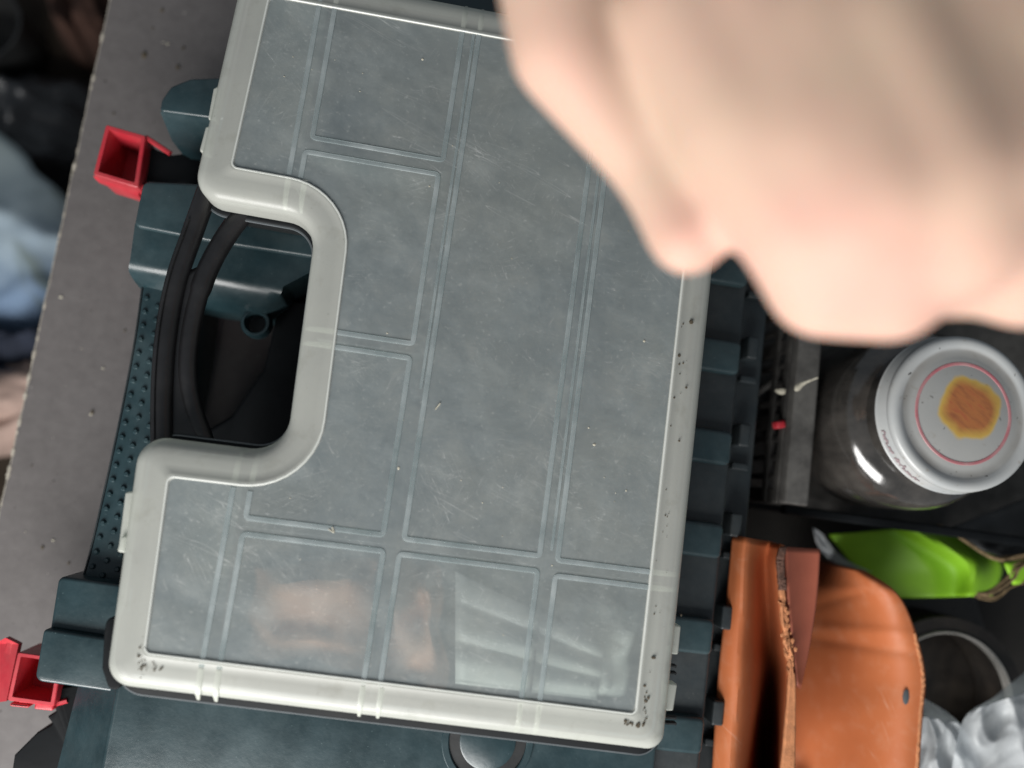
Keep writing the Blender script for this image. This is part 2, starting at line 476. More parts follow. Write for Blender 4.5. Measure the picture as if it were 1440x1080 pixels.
for (px, py, s) in [(203, 78, 8), (228, 15, 5), (250, 95, 6), (258, 68, 4), (160, 160, 3), (60, 770, 4), (97, 792, 3), (215, 40, 3), (130, 580, 5), (176, 465, 3), (150, 700, 2), (45, 655, 2)]:
    p = at(px, py, H)
    m.ball((p.x, p.y, .0004), s * .00022, 7, 4, (1, 1.4, .6))
tag(obj('dirt_crumbs', m, MAT['crumb'], kind='stuff'), 'dark dirt crumbs scattered on the grey-brown board', 'crumbs')
m = MB()
for (px, py, s) in [(236, 62, 4), (86, 418, 5), (145, 518, 4), (128, 583, 4), (36, 748, 2), (75, 760, 4), (230, 60, 3), (115, 490, 2)]:
    p = at(px, py, H)
    m.ball((p.x, p.y, .0004), s * .00017, 6, 4, (1.4, .9, .5))
tag(obj('paint_flecks', m, MAT['palecrumb'], kind='stuff'), 'pale flecks on the grey-brown board', 'flecks')

# ================================================================== TOOL CASE
ZC = .108
tc = thing('tool_case', 'dark teal tool case with two open red latches, lying flat beneath the clear organiser', 'tool case', (0.01, .05, 0))
def P(px, py, z): 
    q = atz(px, py, z); return Vector((q.x, q.y))
def polyz(pix, z): return [P(x, y, z) for x, y in pix]
yl = P(150, 905, ZC).y
xl = P(150, 1030, ZC).x
xm = P(470, 480, ZC).x
xr = P(955, 760, ZC).x
ytop, ybot = .285, -.175
# lower shell (dark), a notch at the handle
m = MB()
xb = P(98, 1050, .03).x
m.prism([Vector((xb + .006, ybot + .005)), Vector((xr + .026, ybot + .005)), Vector((xr + .026, ytop)), Vector((xm - .05, ytop)), Vector((xm - .045, P(300, 330, .05).y)),
         Vector((xm + .004, P(300, 380, .05).y)), Vector((xm + .004, P(300, 790, .05).y)), Vector((xb + .02, P(100, 900, .05).y))], .002, .058, .003, .006)
obj('lower_shell', m, MAT['deep'], tc)
m = MB(); m.prism(polyz([(396, 425), (374, 520), (330, 585), (275, 618), (300, 720), (480, 720), (480, 425)], .06), .002, .068, .003, .004)
obj('inner_wall', m, MAT['deep'], tc)  # black case wall, enlarged to put the handle hole's shade into its colour
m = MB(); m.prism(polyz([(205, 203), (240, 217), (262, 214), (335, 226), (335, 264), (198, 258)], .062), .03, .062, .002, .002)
obj('latch_shade', m, MAT['deep'], tc)  # black block standing in for the shadow between latch and ear
# jagged clip edge on the lower left
m = MB()
jag = [(118, 962), (78, 968), (84, 982), (70, 988), (79, 1000), (66, 1008), (74, 1018), (52, 1030), (20, 1062), (14, 1100), (120, 1100)]
m.prism(polyz(jag, .062), .03, .062, .001, .0006, 2)
obj('broken_clip', m, MAT['deep'], tc)
# main lid panel: L-shaped
m = MB()
main = [Vector((xl, ybot)), Vector((xr, ybot)), Vector((xr, ytop)), Vector((xm, ytop)), Vector((xm, yl)), Vector((xl, yl))]
m.prism(main, .058, ZC, .002, [.008, .004, .004, .004, .004, .004])
# bottom left slope
a0, a1 = Vector((xl + .001, yl, ZC - .0012)), Vector((xl + .001, ybot, ZC - .0012))
x2 = P(102, 1030, .075).x
b0, b1 = Vector((x2, yl, .075)), Vector((x2 - .004, ybot, .075))
m.loft([[a0, a1, Vector((a1.x, a1.y, .058)), Vector((a0.x, a0.y, .058))], [b0, b1, Vector((b1.x, b1.y, .058)), Vector((b0.x, b0.y, .058))]])
obj('lid_shell', m, MAT['teal'], tc)
# shallow raised border line along the panel near the bottom
m = MB()
ring_c = P(686, 1041, ZC)
def annulus(mb, c, r0, r1, z0, z1, n=64):
    prof = [(r0, z0), (r0, z1 - .0004), (r0 + .0005, z1), (r1 - .0005, z1), (r1, z1 - .0004), (r1, z0)]
    rings = [[(c.x + r * math.cos(2 * math.pi * k / n), c.y + r * math.sin(2 * math.pi * k / n), z) for k in range(n)] for r, z in prof]
    mb.loft(rings, False, False)
annulus(m, ring_c, .0195, .0232, ZC - .001, ZC + .0014)
obj('emblem_ring', m, MAT['teal'], tc)
m = MB(); m.lathe([(.0194, ZC - .0005), (.0194, ZC + .0004), (.0142, ZC + .0004)], (ring_c.x, ring_c.y))
obj('emblem_recess', m, MAT['black'], tc)
m = MB(); m.lathe([(.0141, ZC - .0005), (.0141, ZC + .0009), (.0132, ZC + .0014), (.001, ZC + .0014)], (ring_c.x, ring_c.y))
obj('emblem_disc', m, MAT['teal'], tc)
# upper ear with its sloping facet
m = MB()
ear = polyz([(330, 108), (268, 110), (240, 121), (227, 140), (224, 156), (330, 170)], .098)
m.prism(ear, .06, .098, .0015, [.002, .008, .006, .004, .002, .002])
p = [atz(225, 157, .0965), atz(330, 171, .0965), atz(330, 222, .072), atz(262, 214, .072), atz(242, 198, .08)]
q = [Vector((v.x, v.y, .055)) for v in p]
m.loft([q, p])
obj('upper_ear', m, MAT['teal'], tc)
# middle ear, its step and the bevel down to the handle
m = MB()
m.prism(polyz([(201, 254), (188, 318), (300, 340), (480, 368), (500, 270)], ZC - .004), .05, ZC - .004, .0016, [.004, .003, .001, .001, .001])
rows = [([(190, 314), (300, 332), (480, 360)], ZC - .0072), ([(183, 366), (300, 386), (398, 403)], ZC - .0076), ([(181, 374), (298, 394), (396, 411)], ZC - .0086),
        ([(181, 381), (296, 401), (392, 418)], ZC - .0110), ([(184, 388), (295, 410), (386, 426)], ZC - .0150), ([(190, 397), (293, 420), (380, 434)], ZC - .0200), ([(199, 408), (291, 430), (374, 441)], ZC - .0260)]
R3 = []
for pix, z in rows:
    pl = [atz(x, y, z) for x, y in pix]
    R3.append([sample(pl, i / 12) for i in range(13)])
R3.append([Vector((p.x, p.y, .045)) for p in R3[-1]])
for r_ in R3:
    r_.insert(0, Vector((r_[0].x + .0005, r_[0].y, .045))); r_.append(Vector((r_[-1].x - .0005, r_[-1].y, .045)))
m.loft(R3, closed=False)
obj('middle_ear', m, MAT['teal'], tc, angle=60)
# boss with a pivot hole
m = MB()
bc = P(361, 455, .078)
prof = [(.0052, .072), (.0053, .0800), (.0061, .0818), (.0073, .0816), (.0082, .0800), (.0082, .074)]
n = 40
m.loft([[(bc.x + r * math.cos(2 * math.pi * k / n), bc.y + r * math.sin(2 * math.pi * k / n), z) for k in range(n)] for r, z in prof], False, False)
obj('pivot_boss', m, MAT['teal'], tc)
m = MB(); m.lathe([(.0051, .068), (.0051, .0722)], (bc.x, bc.y)); obj('pivot_pin', m, MAT['black'], tc)
# carrying handle of the case with a bumped grip
ZH = .086
hl = spline([(*P(197, 402, ZH), 0), (*P(186, 480, ZH), 0), (*P(165, 590, ZH), 0), (*P(141, 700, ZH), 0), (*P(118, 796, ZH), 0), (*P(96, 860, ZH), 0)], 8)
wd = .0225
rings = []
for i, c in enumerate(hl):
    s = []
    for (dx, z) in [(0.0012, .012), (0, ZH - .010), (.0004, ZH - .003), (.0018, ZH - .0006), (.004, ZH), (wd - .004, ZH), (wd - .0015, ZH - .001), (wd, ZH - .004), (wd, .012)]:
        s.append((c.x + dx, c.y, z))
    rings.append(s)
m = MB(); m.loft(rings)
hd = obj('handle', m, MAT['teal'], tc)
m = MB()
for k in range(3):
    j = 0
    while True:
        tt = .035 + j * .0435 + (k % 2) * .0218
        if tt > .97: break
        c = sample(hl, tt)
        m.ball((c.x + .0042 + k * .0062, c.y, ZH), .0016, 8, 5, (1, 1, .95)); j += 1
obj('grip_bumps', m, MAT['teal'], hd, kind='stuff')
m = MB()
m.tube([(c.x + .0008, c.y, ZH - .0012) for c in hl], .0006, 6)
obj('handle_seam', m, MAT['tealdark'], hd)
# lower ear: upper block, groove, plate
m = MB()
m.prism(polyz([(82, 810), (70, 885), (200, 905), (210, 828)], .098), .06, .098, .0016, [.003, .001, .001, .001])
obj('ear_block', m, MAT['teal'], tc)
m = MB()
m.prism(polyz([(61, 884), (48, 958), (200, 980), (215, 908)], .102), .062, .102, .0014, [.002, .004, .001, .001])
obj('ear_plate', m, MAT['teal'], tc)
# right margin: a lower ledge, raised pads and hinge knuckles
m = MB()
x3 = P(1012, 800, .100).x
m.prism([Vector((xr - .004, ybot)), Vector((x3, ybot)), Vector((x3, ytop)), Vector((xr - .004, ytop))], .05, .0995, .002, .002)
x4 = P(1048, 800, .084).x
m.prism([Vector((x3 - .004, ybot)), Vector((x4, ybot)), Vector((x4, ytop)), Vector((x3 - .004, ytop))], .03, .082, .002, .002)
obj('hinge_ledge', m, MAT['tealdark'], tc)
step = .0505
ypad0 = P(980, 1063, .106).y
for k in range(8):
    y0 = ypad0 + k * step
    m = MB(); m.prism([Vector((xr - .006, y0)), Vector((x3 - .0015, y0)), Vector((x3 - .0015, y0 + .0185)), Vector((xr - .006, y0 + .0185))], .097, .1048, .0022, .003)
    obj('hinge_pad', m, MAT['teal'], tc)
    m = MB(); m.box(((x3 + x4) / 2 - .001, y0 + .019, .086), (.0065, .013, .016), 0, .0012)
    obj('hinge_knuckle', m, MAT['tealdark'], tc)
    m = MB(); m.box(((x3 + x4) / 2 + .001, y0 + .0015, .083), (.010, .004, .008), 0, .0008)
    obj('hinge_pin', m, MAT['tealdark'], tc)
# red latches
def latch(quad, z, depth, arms, wall, extra=None):
    """open red box: quad in photo pixels (its top rim), z of rim"""
    Q = [P(x, y, z) for x, y in quad]
    if area2(Q) < 0: Q = Q[::-1]
    m = MB()
    rr = [.0012] * 4
    o = rpoly(Q, rr, 0, 3); i1 = rpoly(Q, rr, wall, 3); i2 = rpoly(Q, rr, wall * 1.5, 3); e = rpoly(Q, rr, .0004, 3)
    m.loft([[(p.x, p.y, z - depth) for p in o], [(p.x, p.y, z - .0004) for p in o], [(p.x, p.y, z) for p in e],
            [(p.x, p.y, z) for p in i1], [(p.x, p.y, z - depth + .003) for p in i2]])
    lt = obj('latch', m, MAT['red'], tc)
    m = MB()
    for a, b, r in arms:
        A, B = atz(*a), atz(*b)
        m.tube([A, B], r, 6)
    obj('latch_arm', m, MAT['red'], lt)
    if extra: extra(lt)
    return lt
def foot(lt):
    m = MB()
    p = [atz(131, 247, .066), atz(194, 262, .066), atz(195, 276, .060), atz(134, 252, .060)]
    m.loft([[Vector((v.x, v.y, v.z - .006)) for v in p], p]); obj('latch_lip', m, MAT['red'], lt)
latch([(149, 175), (205, 191), (194, 264), (131, 245)], .072, .030,
      [((205, 193, .069), (240, 216, .069), .0015), ((193, 262, .066), (240, 270, .066), .0015)], .0022, foot)
def fin(lt):
    m = MB()
    p = [atz(8, 897, .066), atz(26, 906, .066), atz(9, 986, .066), atz(-22, 990, .05), atz(-8, 905, .05)]
    m.loft([[Vector((v.x, v.y, v.z - .004)) for v in p], p]); obj('latch_lip', m, MAT['red'], lt)
    m = MB()
    for a, b in [((26, 982), (44, 990)), ((50, 984), (74, 1000)), ((14, 988), (40, 996))]:
        A, B = P(*a, .066), P(*b, .066)
        m.prism([Vector((A.x, B.y)), Vector((B.x, B.y)), Vector((B.x, A.y)), Vector((A.x, A.y))], .050, .066, .0008, .001)
    obj('latch_hook', m, MAT['red'], lt)
latch([(25, 917), (88, 926), (76, 994), (10, 985)], .068, .022, [((70, 992, .062), (95, 985, .062), .0014)], .0020, fin)

# ================================================================== ORGANISER
ZL = .160
og = thing('organiser_case', 'flat organiser case with frosted clear lid and handle cutout, lying on the teal tool case', 'organiser', (0, .055, .110))
OX0, OX1, OY0, OY1 = -.1200, .1251, -.1110, .2280
CX, CY0, CY1 = -.0652, -.0014, .1084
OUT = [Vector(p) for p in [(OX0 - .0005, OY0 + .0035), (OX1, OY0 - .0005), (OX1, OY1), (OX0, OY1 - .002), (OX0 - .0036, CY1), (CX - .0015, CY1 - .0008), (CX + .0025, CY0 + .0006), (OX0 - .0062 + .0002, CY0)]]
RAD = [.011, .008, .010, .010, .013, .015, .0155, .012]
def ring(d, z, pts=OUT, rad=RAD): return [(p.x, p.y, z) for p in rpoly(pts, rad, d, 10)]
m = MB()
lev = [(0, -.0165), (0, -.0070), (.0004, -.0054), (.0013, -.0036), (.0028, -.0021), (.0048, -.0012), (.0075, -.0007), (.0110, -.0003), (.0142, -.0001), (.0149, .0003), (.0158, .0003), (.0164, -.0001), (.0168, -.0003)]
m.loft([ring(d, ZL + z) for d, z in lev], False, False)
lid = obj('lid', m, MAT['rim'], og, angle=60)
m = MB()
pr = ring(.0168, ZL - .0003)
m.v = [Vector(p) for p in pr]; m.f = [tuple(range(len(pr)))]
obj('panel', m, MAT['panel'], lid, smooth=False)
def loop_bead(d, z, r, mat):
    m = MB(); q = ring(d, z); q = q + [q[0], q[1]]
    m.tube(q, r, 6, .7, caps=False); obj('rim_bead', m, mat, lid)
loop_bead(.0160, ZL + .0001, .00055, MAT['band'])
# moulded beads over every compartment divider
ZP = ZL - .0002
def bead(pix, r=.00045, closed=False, z=ZP):
    pts = [atz(x, y, z) for x, y in pix]
    pts = [Vector((p.x, p.y, z)) for p in pts]
    m = MB()
    m.tube(pts, r, 6, .7)
    obj('seal_bead', m, MAT['bead'], lid)
def vx(px, py): return atz(px, py, ZP)
# world grid of dividers
V1 = (vx(443, 40).x, vx(466, 40).x); V2 = (vx(607, 330).x, vx(632, 330).x); V3 = (vx(797, 480).x, vx(822, 480).x)
H1 = (vx(540, 211).y, vx(540, 232).y); H2 = (vx(540, 477).y, vx(540, 498).y); H3 = (vx(450, 741).y, vx(450, 764).y)
H3b = (vx(660, 769).y, vx(660, 791).y); H3c = (vx(850, 796).y, vx(850, 818).y)
IX0, IX1, IY0, IY1 = OX0 + .016, OX1 - .016, OY0 + .016, OY1 - .016
RX0, RX1, RY0, RY1 = OX0 + .006, OX1 - .004, OY0 + .004, OY1 - .004
def bl(pts, r=.0011, z=ZP, mat=None):
    m = MB(); P3 = []
    for i, p in enumerate(pts):
        P3.append(Vector((p[0], p[1], z)))
    out = [P3[0]]
    for a, b, c in zip(P3, P3[1:], P3[2:]):                   # rounded corners
        k = .0018
        p0 = b + (a - b).normalized() * k; p1 = b + (c - b).normalized() * k
        for s in range(5):
            u = s / 4; out.append(p0.lerp(b, u).lerp(b.lerp(p1, u), u))
    out.append(P3[-1])
    m.tube(out, r, 10, .22)
    for sg in (-1, 1):
        off = []
        for i, p in enumerate(out):
            d = (out[min(i + 1, len(out) - 1)] - out[max(i - 1, 0)]).normalized()
            off.append(p + Vector((-d.y, d.x, 0)) * sg * r * .82 + Vector((0, 0, .00005)))
        m.tube(off, .00024, 6, .8)
    obj('seal_bead', m, mat or MAT['bead'], lid)
def cross(a, b):                                            # bead carried over the sloping rim, a inside, b outside
    d = Vector((b[0] - a[0], b[1] - a[1], 0)); L = d.length; d /= L
    A = Vector((a[0], a[1], 0)); m = MB(); P3 = []
    for f, z in ((0, -.0002), (.35, -.0005), (.60, -.0010), (.80, -.0022), (1, -.0050)):
        P3.append(A + d * L * f + Vector((0, 0, ZL + z)))
    m.tube(P3, [.0013, .0013, .0012, .0011, .0006], 10, .13); obj('seal_bead', m, MAT['rim'], lid)
bl([(V1[0], IY1 + .001), (V1[0], CY1 + .0172)]); bl([(V1[1], IY1), (V1[1], H1[0]), (V2[0], H1[0]), (V2[0], IY1)])
bl([(V1[1] - .002, CY1 + .0165), (V1[1] - .002, H1[1]), (V2[0] - .001, H1[1]), (V2[0] - .001, H2[0]), (CX + .0172, H2[0])])
bl([(CX + .0172, H2[1]), (V2[0] - .0012, H2[1]), (V2[0] - .0012, H3[0]), (V1[1], H3[0]), (V1[1], CY0 - .018)])
bl([(V1[0], CY0 - .0172), (V1[0], IY0)])
bl([(V1[1], IY0), (V1[1], H3[1]), (V2[0], H3[1]), (V2[0], IY0)])
bl([(V2[1], IY1), (V2[1], H3b[0]), (V3[0], H3b[0]), (V3[0], IY1)])
bl([(V2[1] - .001, IY0), (V2[1] - .001, H3b[1]), (V3[0], H3b[1]), (V3[0], IY0)])
bl([(V3[1], IY1), (V3[1], H3c[0]), (IX1, H3c[0])]); bl([(V3[1], IY0), (V3[1], H3c[1]), (IX1, H3c[1])])
bl([((V2[0] + V2[1]) / 2 + .0015, IY1), ((V2[0] + V2[1]) / 2 + .0015, H2[0] - .02)], .0005)
bl([((V3[0] + V3[1]) / 2 + .001, IY1), ((V3[0] + V3[1]) / 2 + .001, H3c[0] + .004)], .0005)
# the same beads carried across the rim
for x in V1 + V2 + V3:
    cross((x, IY0 - .0005), (x, OY0 + .0012)); cross((x, IY1 + .0005), (x, OY1 - .0012))
for x in V1:
    cross((x, CY1 + .0158), (x, CY1 + .0012)); cross((x, CY0 - .0158), (x, CY0 - .0012))
for y in H3c: cross((IX1 + .0005, y), (OX1 - .0012, y))
for y in H2: cross((CX + .0158, y), (CX + .002, y))
# base tray
m = MB()
TO = [Vector(p) for p in OUT]
lev = [(.005, -.0495), (.003, -.047), (.0022, -.017)]
m.loft([ring(d, ZL + z) for d, z in lev], True, False)
ty = obj('base_tray', m, MAT['black'], og, angle=50)
m = MB()                                                    # inner walls and floor
m.loft([ring(.0045, ZL - .016), ring(.006, ZL - .046)], False, True)
obj('tray_liner', m, MAT['liner'], ty, angle=50)
fo = [v.copy() for v in OUT]
fo[0] = Vector((OX0 + .001, OY0 - .0016)); fo[1] = Vector((OX1 + .0005, OY0 - .0058))
m = MB()
oz = ZL - .0185
o_ = rpoly(fo, RAD, -.001, 10); e_ = rpoly(fo, RAD, -.0018, 10); i_ = rpoly(OUT, RAD, .0004, 10)
m.loft([[(p.x, p.y, oz - .004) for p in e_], [(p.x, p.y, oz - .001) for p in e_], [(p.x, p.y, oz - .0002) for p in o_], [(p.x, p.y, oz) for p in i_]], False, False)
obj('base_flange', m, MAT['deep'], ty, angle=50)
m = MB()
lo = [p for p in e_]
m.tube([(p.x, p.y, oz - .0012) for p in lo] + [(lo[0].x, lo[0].y, oz - .0012)], .0006, 6)
obj('flange_lip', m, MAT['grey'], ty)
def divider(a, b):
    m = MB(); A, B = Vector((*a, 0)), Vector((*b, 0)); c = (A + B) / 2; d = B - A
    m.box((c.x, c.y, ZL - .0245), (max(abs(d.x), .0012), max(abs(d.y), .0012), .041), 0, .0004)
    obj('divider', m, MAT['liner'], ty)
c1, c2, c3 = sum(V1) / 2, sum(V2) / 2, sum(V3) / 2
h1, h2, h3 = sum(H1) / 2, sum(H2) / 2, sum(H3b) / 2
divider((c1, IY0 - .006), (c1, CY0 - .012)); divider((c1, CY1 + .012), (c1, IY1 + .006))
divider((c2, IY0 - .006), (c2, IY1 + .006)); divider((c3, IY0 - .006), (c3, IY1 + .006))
divider((c1, h1), (c2 - .001, h1)); divider((CX + .008, h2), (c2 - .001, h2)); divider((c1 + .001, h3), (c2 - .001, h3))
divider((c2 + .001, h3 - .001), (c3 - .001, h3 - .001)); divider((c3 + .001, h3 - .002), (IX1 + .006, h3 - .002))
# clear latch tabs, hinge tabs, dark side latch
def tab(pix, z, mat, name, h=.008, r=.001):
    m = MB(); m.prism(polyz(pix, z), z - h, z, .0008, r); obj(name, m, mat, og)
tab([(176, 692), (196, 690), (180, 775), (166, 772)], ZL - .006, MAT['rim'], 'latch_tab', .006)
tab([(170, 755), (180, 752), (176, 778), (164, 776)], ZL - .004, MAT['rim'], 'latch_tab', .006)
tab([(300, 124), (312, 118), (304, 168), (292, 168)], ZL - .005, MAT['rim'], 'latch_tab', .006)
tab([(289, 178), (300, 176), (294, 216), (280, 212)], ZL - .005, MAT['rim'], 'latch_tab', .006)
tab([(945, 878), (958, 880), (954, 921), (943, 920)], ZL - .008, MAT['rim'], 'hinge_tab', .006)
tab([(935, 960), (953, 962), (947, 1000), (936, 1000)], ZL - .008, MAT['rim'], 'hinge_tab', .006)
for y in (905, 935, 945, 1008, 1016):
    tab([(930, y), (953, y + 1), (952, y + 4), (930, y + 3)], ZL - .010, MAT['black'], 'hinge_tab', .004, .0004)
tab([(150, 868), (180, 868), (170, 975), (152, 968), (143, 940), (146, 890)], ZL - .013, MAT['deep'], 'side_latch', .014, .003)
# folding handle seen through the cutout
m = MB()
zh = ZL - .020
outer = spline([atz(292, 268, zh), atz(270, 330, zh), atz(248, 395, zh), atz(234, 470, zh), atz(228, 550, zh), atz(228, 650, zh)], 8)
inner = spline([atz(362, 280, zh - .002), atz(325, 322, zh - .002), atz(292, 380, zh - .002), atz(271, 450, zh - .002), atz(264, 520, zh - .002), atz(272, 575, zh - .003), atz(290, 625, zh - .004)], 8)
m.tube(outer, .0050, 14, .9); m.tube(inner, [.0050] * 20 + [.0044] * (len(inner) - 20), 14, .9)
hn = obj('handle', m, MAT['blackrubber'], og)
m = MB()
def web(u, v):
    a = sample(outer, .33 + .67 * v); b = sample(inner, .30 + .70 * v); p = a.lerp(b, u); return (p.x, p.y, zh - .0015)
m.grid(web, 4, 24)
solid(obj('handle_web', m, MAT['blackrubber'], hn), .003)
m = MB()
m.tube([p + Vector((-.0022, 0, .0044)) for p in outer[6:]], .0007, 6); obj('handle_seam', m, MAT['blackrubber'], hn)
# dirt caught along the rim of the lid
m = MB()
dr = random.Random(3)
def crumb(px, py, s, zz=ZL): 
    p = atz(px, py, zz); m.ball((p.x, p.y, p.z + .0001), s * .75, 6, 4, (1 + dr.random(), 1 + dr.random(), .5))
for k in range(24): crumb(880 + dr.gauss(8, 9), 1018 + dr.gauss(0, 2.0), .0002 + .0005 * dr.random() ** 2)
for k in range(18): crumb(908 + dr.gauss(0, 2.0), 990 + dr.gauss(0, 12), .0002 + .0004 * dr.random() ** 2)
for k in range(22): crumb(198 + dr.gauss(0, 3), 925 + dr.gauss(0, 14), .0002 + .0004 * dr.random() ** 2)
for k in range(14): crumb(215 + dr.gauss(0, 12), 938 + dr.gauss(0, 3), .0002 + .0003 * dr.random() ** 2)
for k in range(24): 
    y = 400 + 600 * dr.random(); crumb(968 - (y - 387) * .11 + dr.gauss(4, 6), y, .0002 + .0004 * dr.random() ** 3)
for px, py, s in [(972, 453, 1.0), (965, 545, .7), (919, 925, .9), (955, 500, .6), (586, 484, .7), (549, 842, .7), (404, 110, .6), (492, 73, 1.2), (508, 110, .7), (763, 800, .6), (690, 310, .7), (676, 657, .6), (622, 718, .5), (803, 670, .6), (366, 220, .6), (955, 620, .5), (958, 865, .4), (795, 818, .5), (688, 282, .5), (612, 575, .8)]:
    crumb(px, py, s * .0010, ZL - .001 if px < 900 else ZL)
tag(obj('lid_crumbs', m, MAT['crumb'], kind='stuff'), 'dark grit caught along the rim of the clear organiser lid', 'grit')
m = MB()
for k in range(48):
    px, py = 380 + 540 * dr.random(), 60 + 880 * dr.random()
    if 380 < px < 500 and 230 < py < 700: continue
    p = atz(px, py, ZP); m.ball((p.x, p.y, p.z), .00018 + .0004 * dr.random() ** 4, 6, 4, (1 + dr.random(), 1 + dr.random(), .4))
for a, b in [((612, 576), (619, 567)), ((462, 744), (470, 749)), ((467, 741), (470, 748))]:
    m.tube([atz(*a, ZP + .0002), atz(*b, ZP + .0002)], .0003, 5)
tag(obj('lid_flecks', m, MAT['palecrumb'], kind='stuff'), 'pale flecks and dust specks on the clear organiser lid', 'flecks')
# peach and pale shapes set under the lid in the lower compartments
ZI = ZL - .012
def blob(name, label, cat, pix, z, mat, hgt, seed, fold=0, group=None):
    C = [atz(x, y, z) for x, y in pix]
    m = MB()
    def fn(u, v):
        a = C[0].lerp(C[1], u); b = C[3].lerp(C[2], u); p = a.lerp(b, v)
        e = min(1, 5 * min(u, 1 - u)) * min(1, 5 * min(v, 1 - v))
        zz = p.z - .012 + hgt * e * (.55 + .9 * nz(u * 2.6, v * 2.6, seed)) + fold * math.sin((v + .15 * nz(u * 2, v * 2, seed)) * 30)
        return (p.x + .004 * nz(u * 3, v * 3, seed + 5), p.y + .004 * nz(u * 3, v * 3, seed + 9), min(zz, ZL - .003))
    m.grid(fn, 26, 26)
    o = obj(name, m, mat, base=(C[0] + C[2]) / 2); solid(o, .0012)
    return tag(o, label, cat, group)
blob('peach_blob', 'blurred peach-coloured bundle under the lid in the compartment nearest the lower ear', 'blob', [(352, 800), (530, 790), (515, 950), (345, 925)], ZI - .011, MAT['peach'], .012, 2.0)
blob('peach_strip', 'blurred peach-coloured strip with a straight right side, under the lid beside the pale folded shape', 'blob', [(553, 790), (622, 800), (628, 975), (535, 962)], ZI - .008, MAT['peach'], .012, 4.0)
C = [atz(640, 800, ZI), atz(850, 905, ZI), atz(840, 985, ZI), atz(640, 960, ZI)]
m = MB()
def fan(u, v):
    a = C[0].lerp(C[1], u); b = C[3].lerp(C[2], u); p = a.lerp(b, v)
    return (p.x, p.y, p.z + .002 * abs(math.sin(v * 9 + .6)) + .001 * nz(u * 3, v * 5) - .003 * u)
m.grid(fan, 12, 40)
tag(solid(obj('pale_folds', m, MAT['whitep'], base=(C[0] + C[2]) / 2), .0008), 'pale folded shape with long creases, seen through the lid near its lower edge', 'plastic film')

blob('milky_blob', 'milky shape filling the compartment at the lid corner nearest the orange cover', 'plastic bag', [(795, 850), (905, 862), (885, 985), (790, 985)], ZI, MAT['whitep'], .010, 6.0)

# ================================================================== RIGHT SIDE
# crate
HR = .425; zr = H - HR
cx0, cx1 = at(1117, 560, HR).x, at(1150, 560, HR).x
cy0, cy1 = at(1135, 712, HR).y, at(1135, 150, HR).y
cr = thing('crate', 'dusty black slotted plastic crate standing right of the teal tool case and holding the jar', 'crate', ((cx0 + .12), (cy0 + cy1) / 2, ZS))
m = MB(); m.box(((cx0 + cx1) / 2, (cy0 + cy1) / 2, zr - .004), (cx1 - cx0, cy1 - cy0, .008), 0, .0015)
obj('rim', m, MAT['cratetop'], cr)
ex = cx0 + .25
m = MB(); m.box(((cx1 + ex) / 2, cy1 + .005, zr - .004), (ex - cx1, .010, .008), 0, .0015); obj('rim', m, MAT['cratetop'], cr)
m = MB(); m.box(((cx1 + ex) / 2, cy0 - .003, zr - .032), (ex - cx1, .006, .006), 0, .0015); obj('rim', m, MAT['deep'], cr)  # south rim, like its slats, in matt black: shade put into the colour
m = MB(); m.box((ex + .005, (cy0 + cy1) / 2, zr - .004), (.010, cy1 - cy0, .008), 0, .0015); obj('rim', m, MAT['cratetop'], cr)
m = MB(); m.box(((cx0 + ex) / 2, (cy0 + cy1) / 2, ZS + .055), (ex - cx0, cy1 - cy0, .004)); obj('crate_floor', m, MAT['cratetop'], cr, smooth=False)
k = 0; y = cy0 + .004
while y < cy1:
    m = MB(); m.box((cx0 + .003, y, (zr + ZS) / 2 - .004), (.0035, .0035 if k % 4 else .009, zr - ZS - .008), 0, .0006); obj('upright', m, MAT['crate'], cr)
    m = MB(); m.box((ex + .004, y, (zr + ZS) / 2 - .004), (.0035, .0035 if k % 4 else .009, zr - ZS - .008), 0, .0006); obj('upright', m, MAT['crate'], cr)
    y += .0115; k += 1
for zz in (zr - .014, zr - .030, zr - .060, zr - .095):
    m = MB(); m.box((cx0 + .002, (cy0 + cy1) / 2, zz), (.004, cy1 - cy0, .0055), 0, .0008); obj('slat', m, MAT['crate'], cr)
    m = MB(); m.box((ex + .003, (cy0 + cy1) / 2, zz), (.004, cy1 - cy0, .0055), 0, .0008); obj('slat', m, MAT['crate'], cr)
    m = MB(); m.box(((cx0 + ex) / 2, cy1 + .003, zz), (ex - cx0, .004, .0055), 0, .0008); obj('slat', m, MAT['crate'], cr)
    if zz < zr - .035:
        m = MB(); m.box(((cx0 + ex) / 2, cy0 - .003, zz), (ex - cx0, .004, .012), 0, .0008); obj('slat', m, MAT['deep'], cr)
# cross brace between case and crate: a ledge of the crate
m = MB()
a, b = at(1060, 556, .47), at(1126, 508, .445)
m.tube([a, a.lerp(b, .5), b], .0022, 8); obj('brace', m, MAT['crate'], cr)
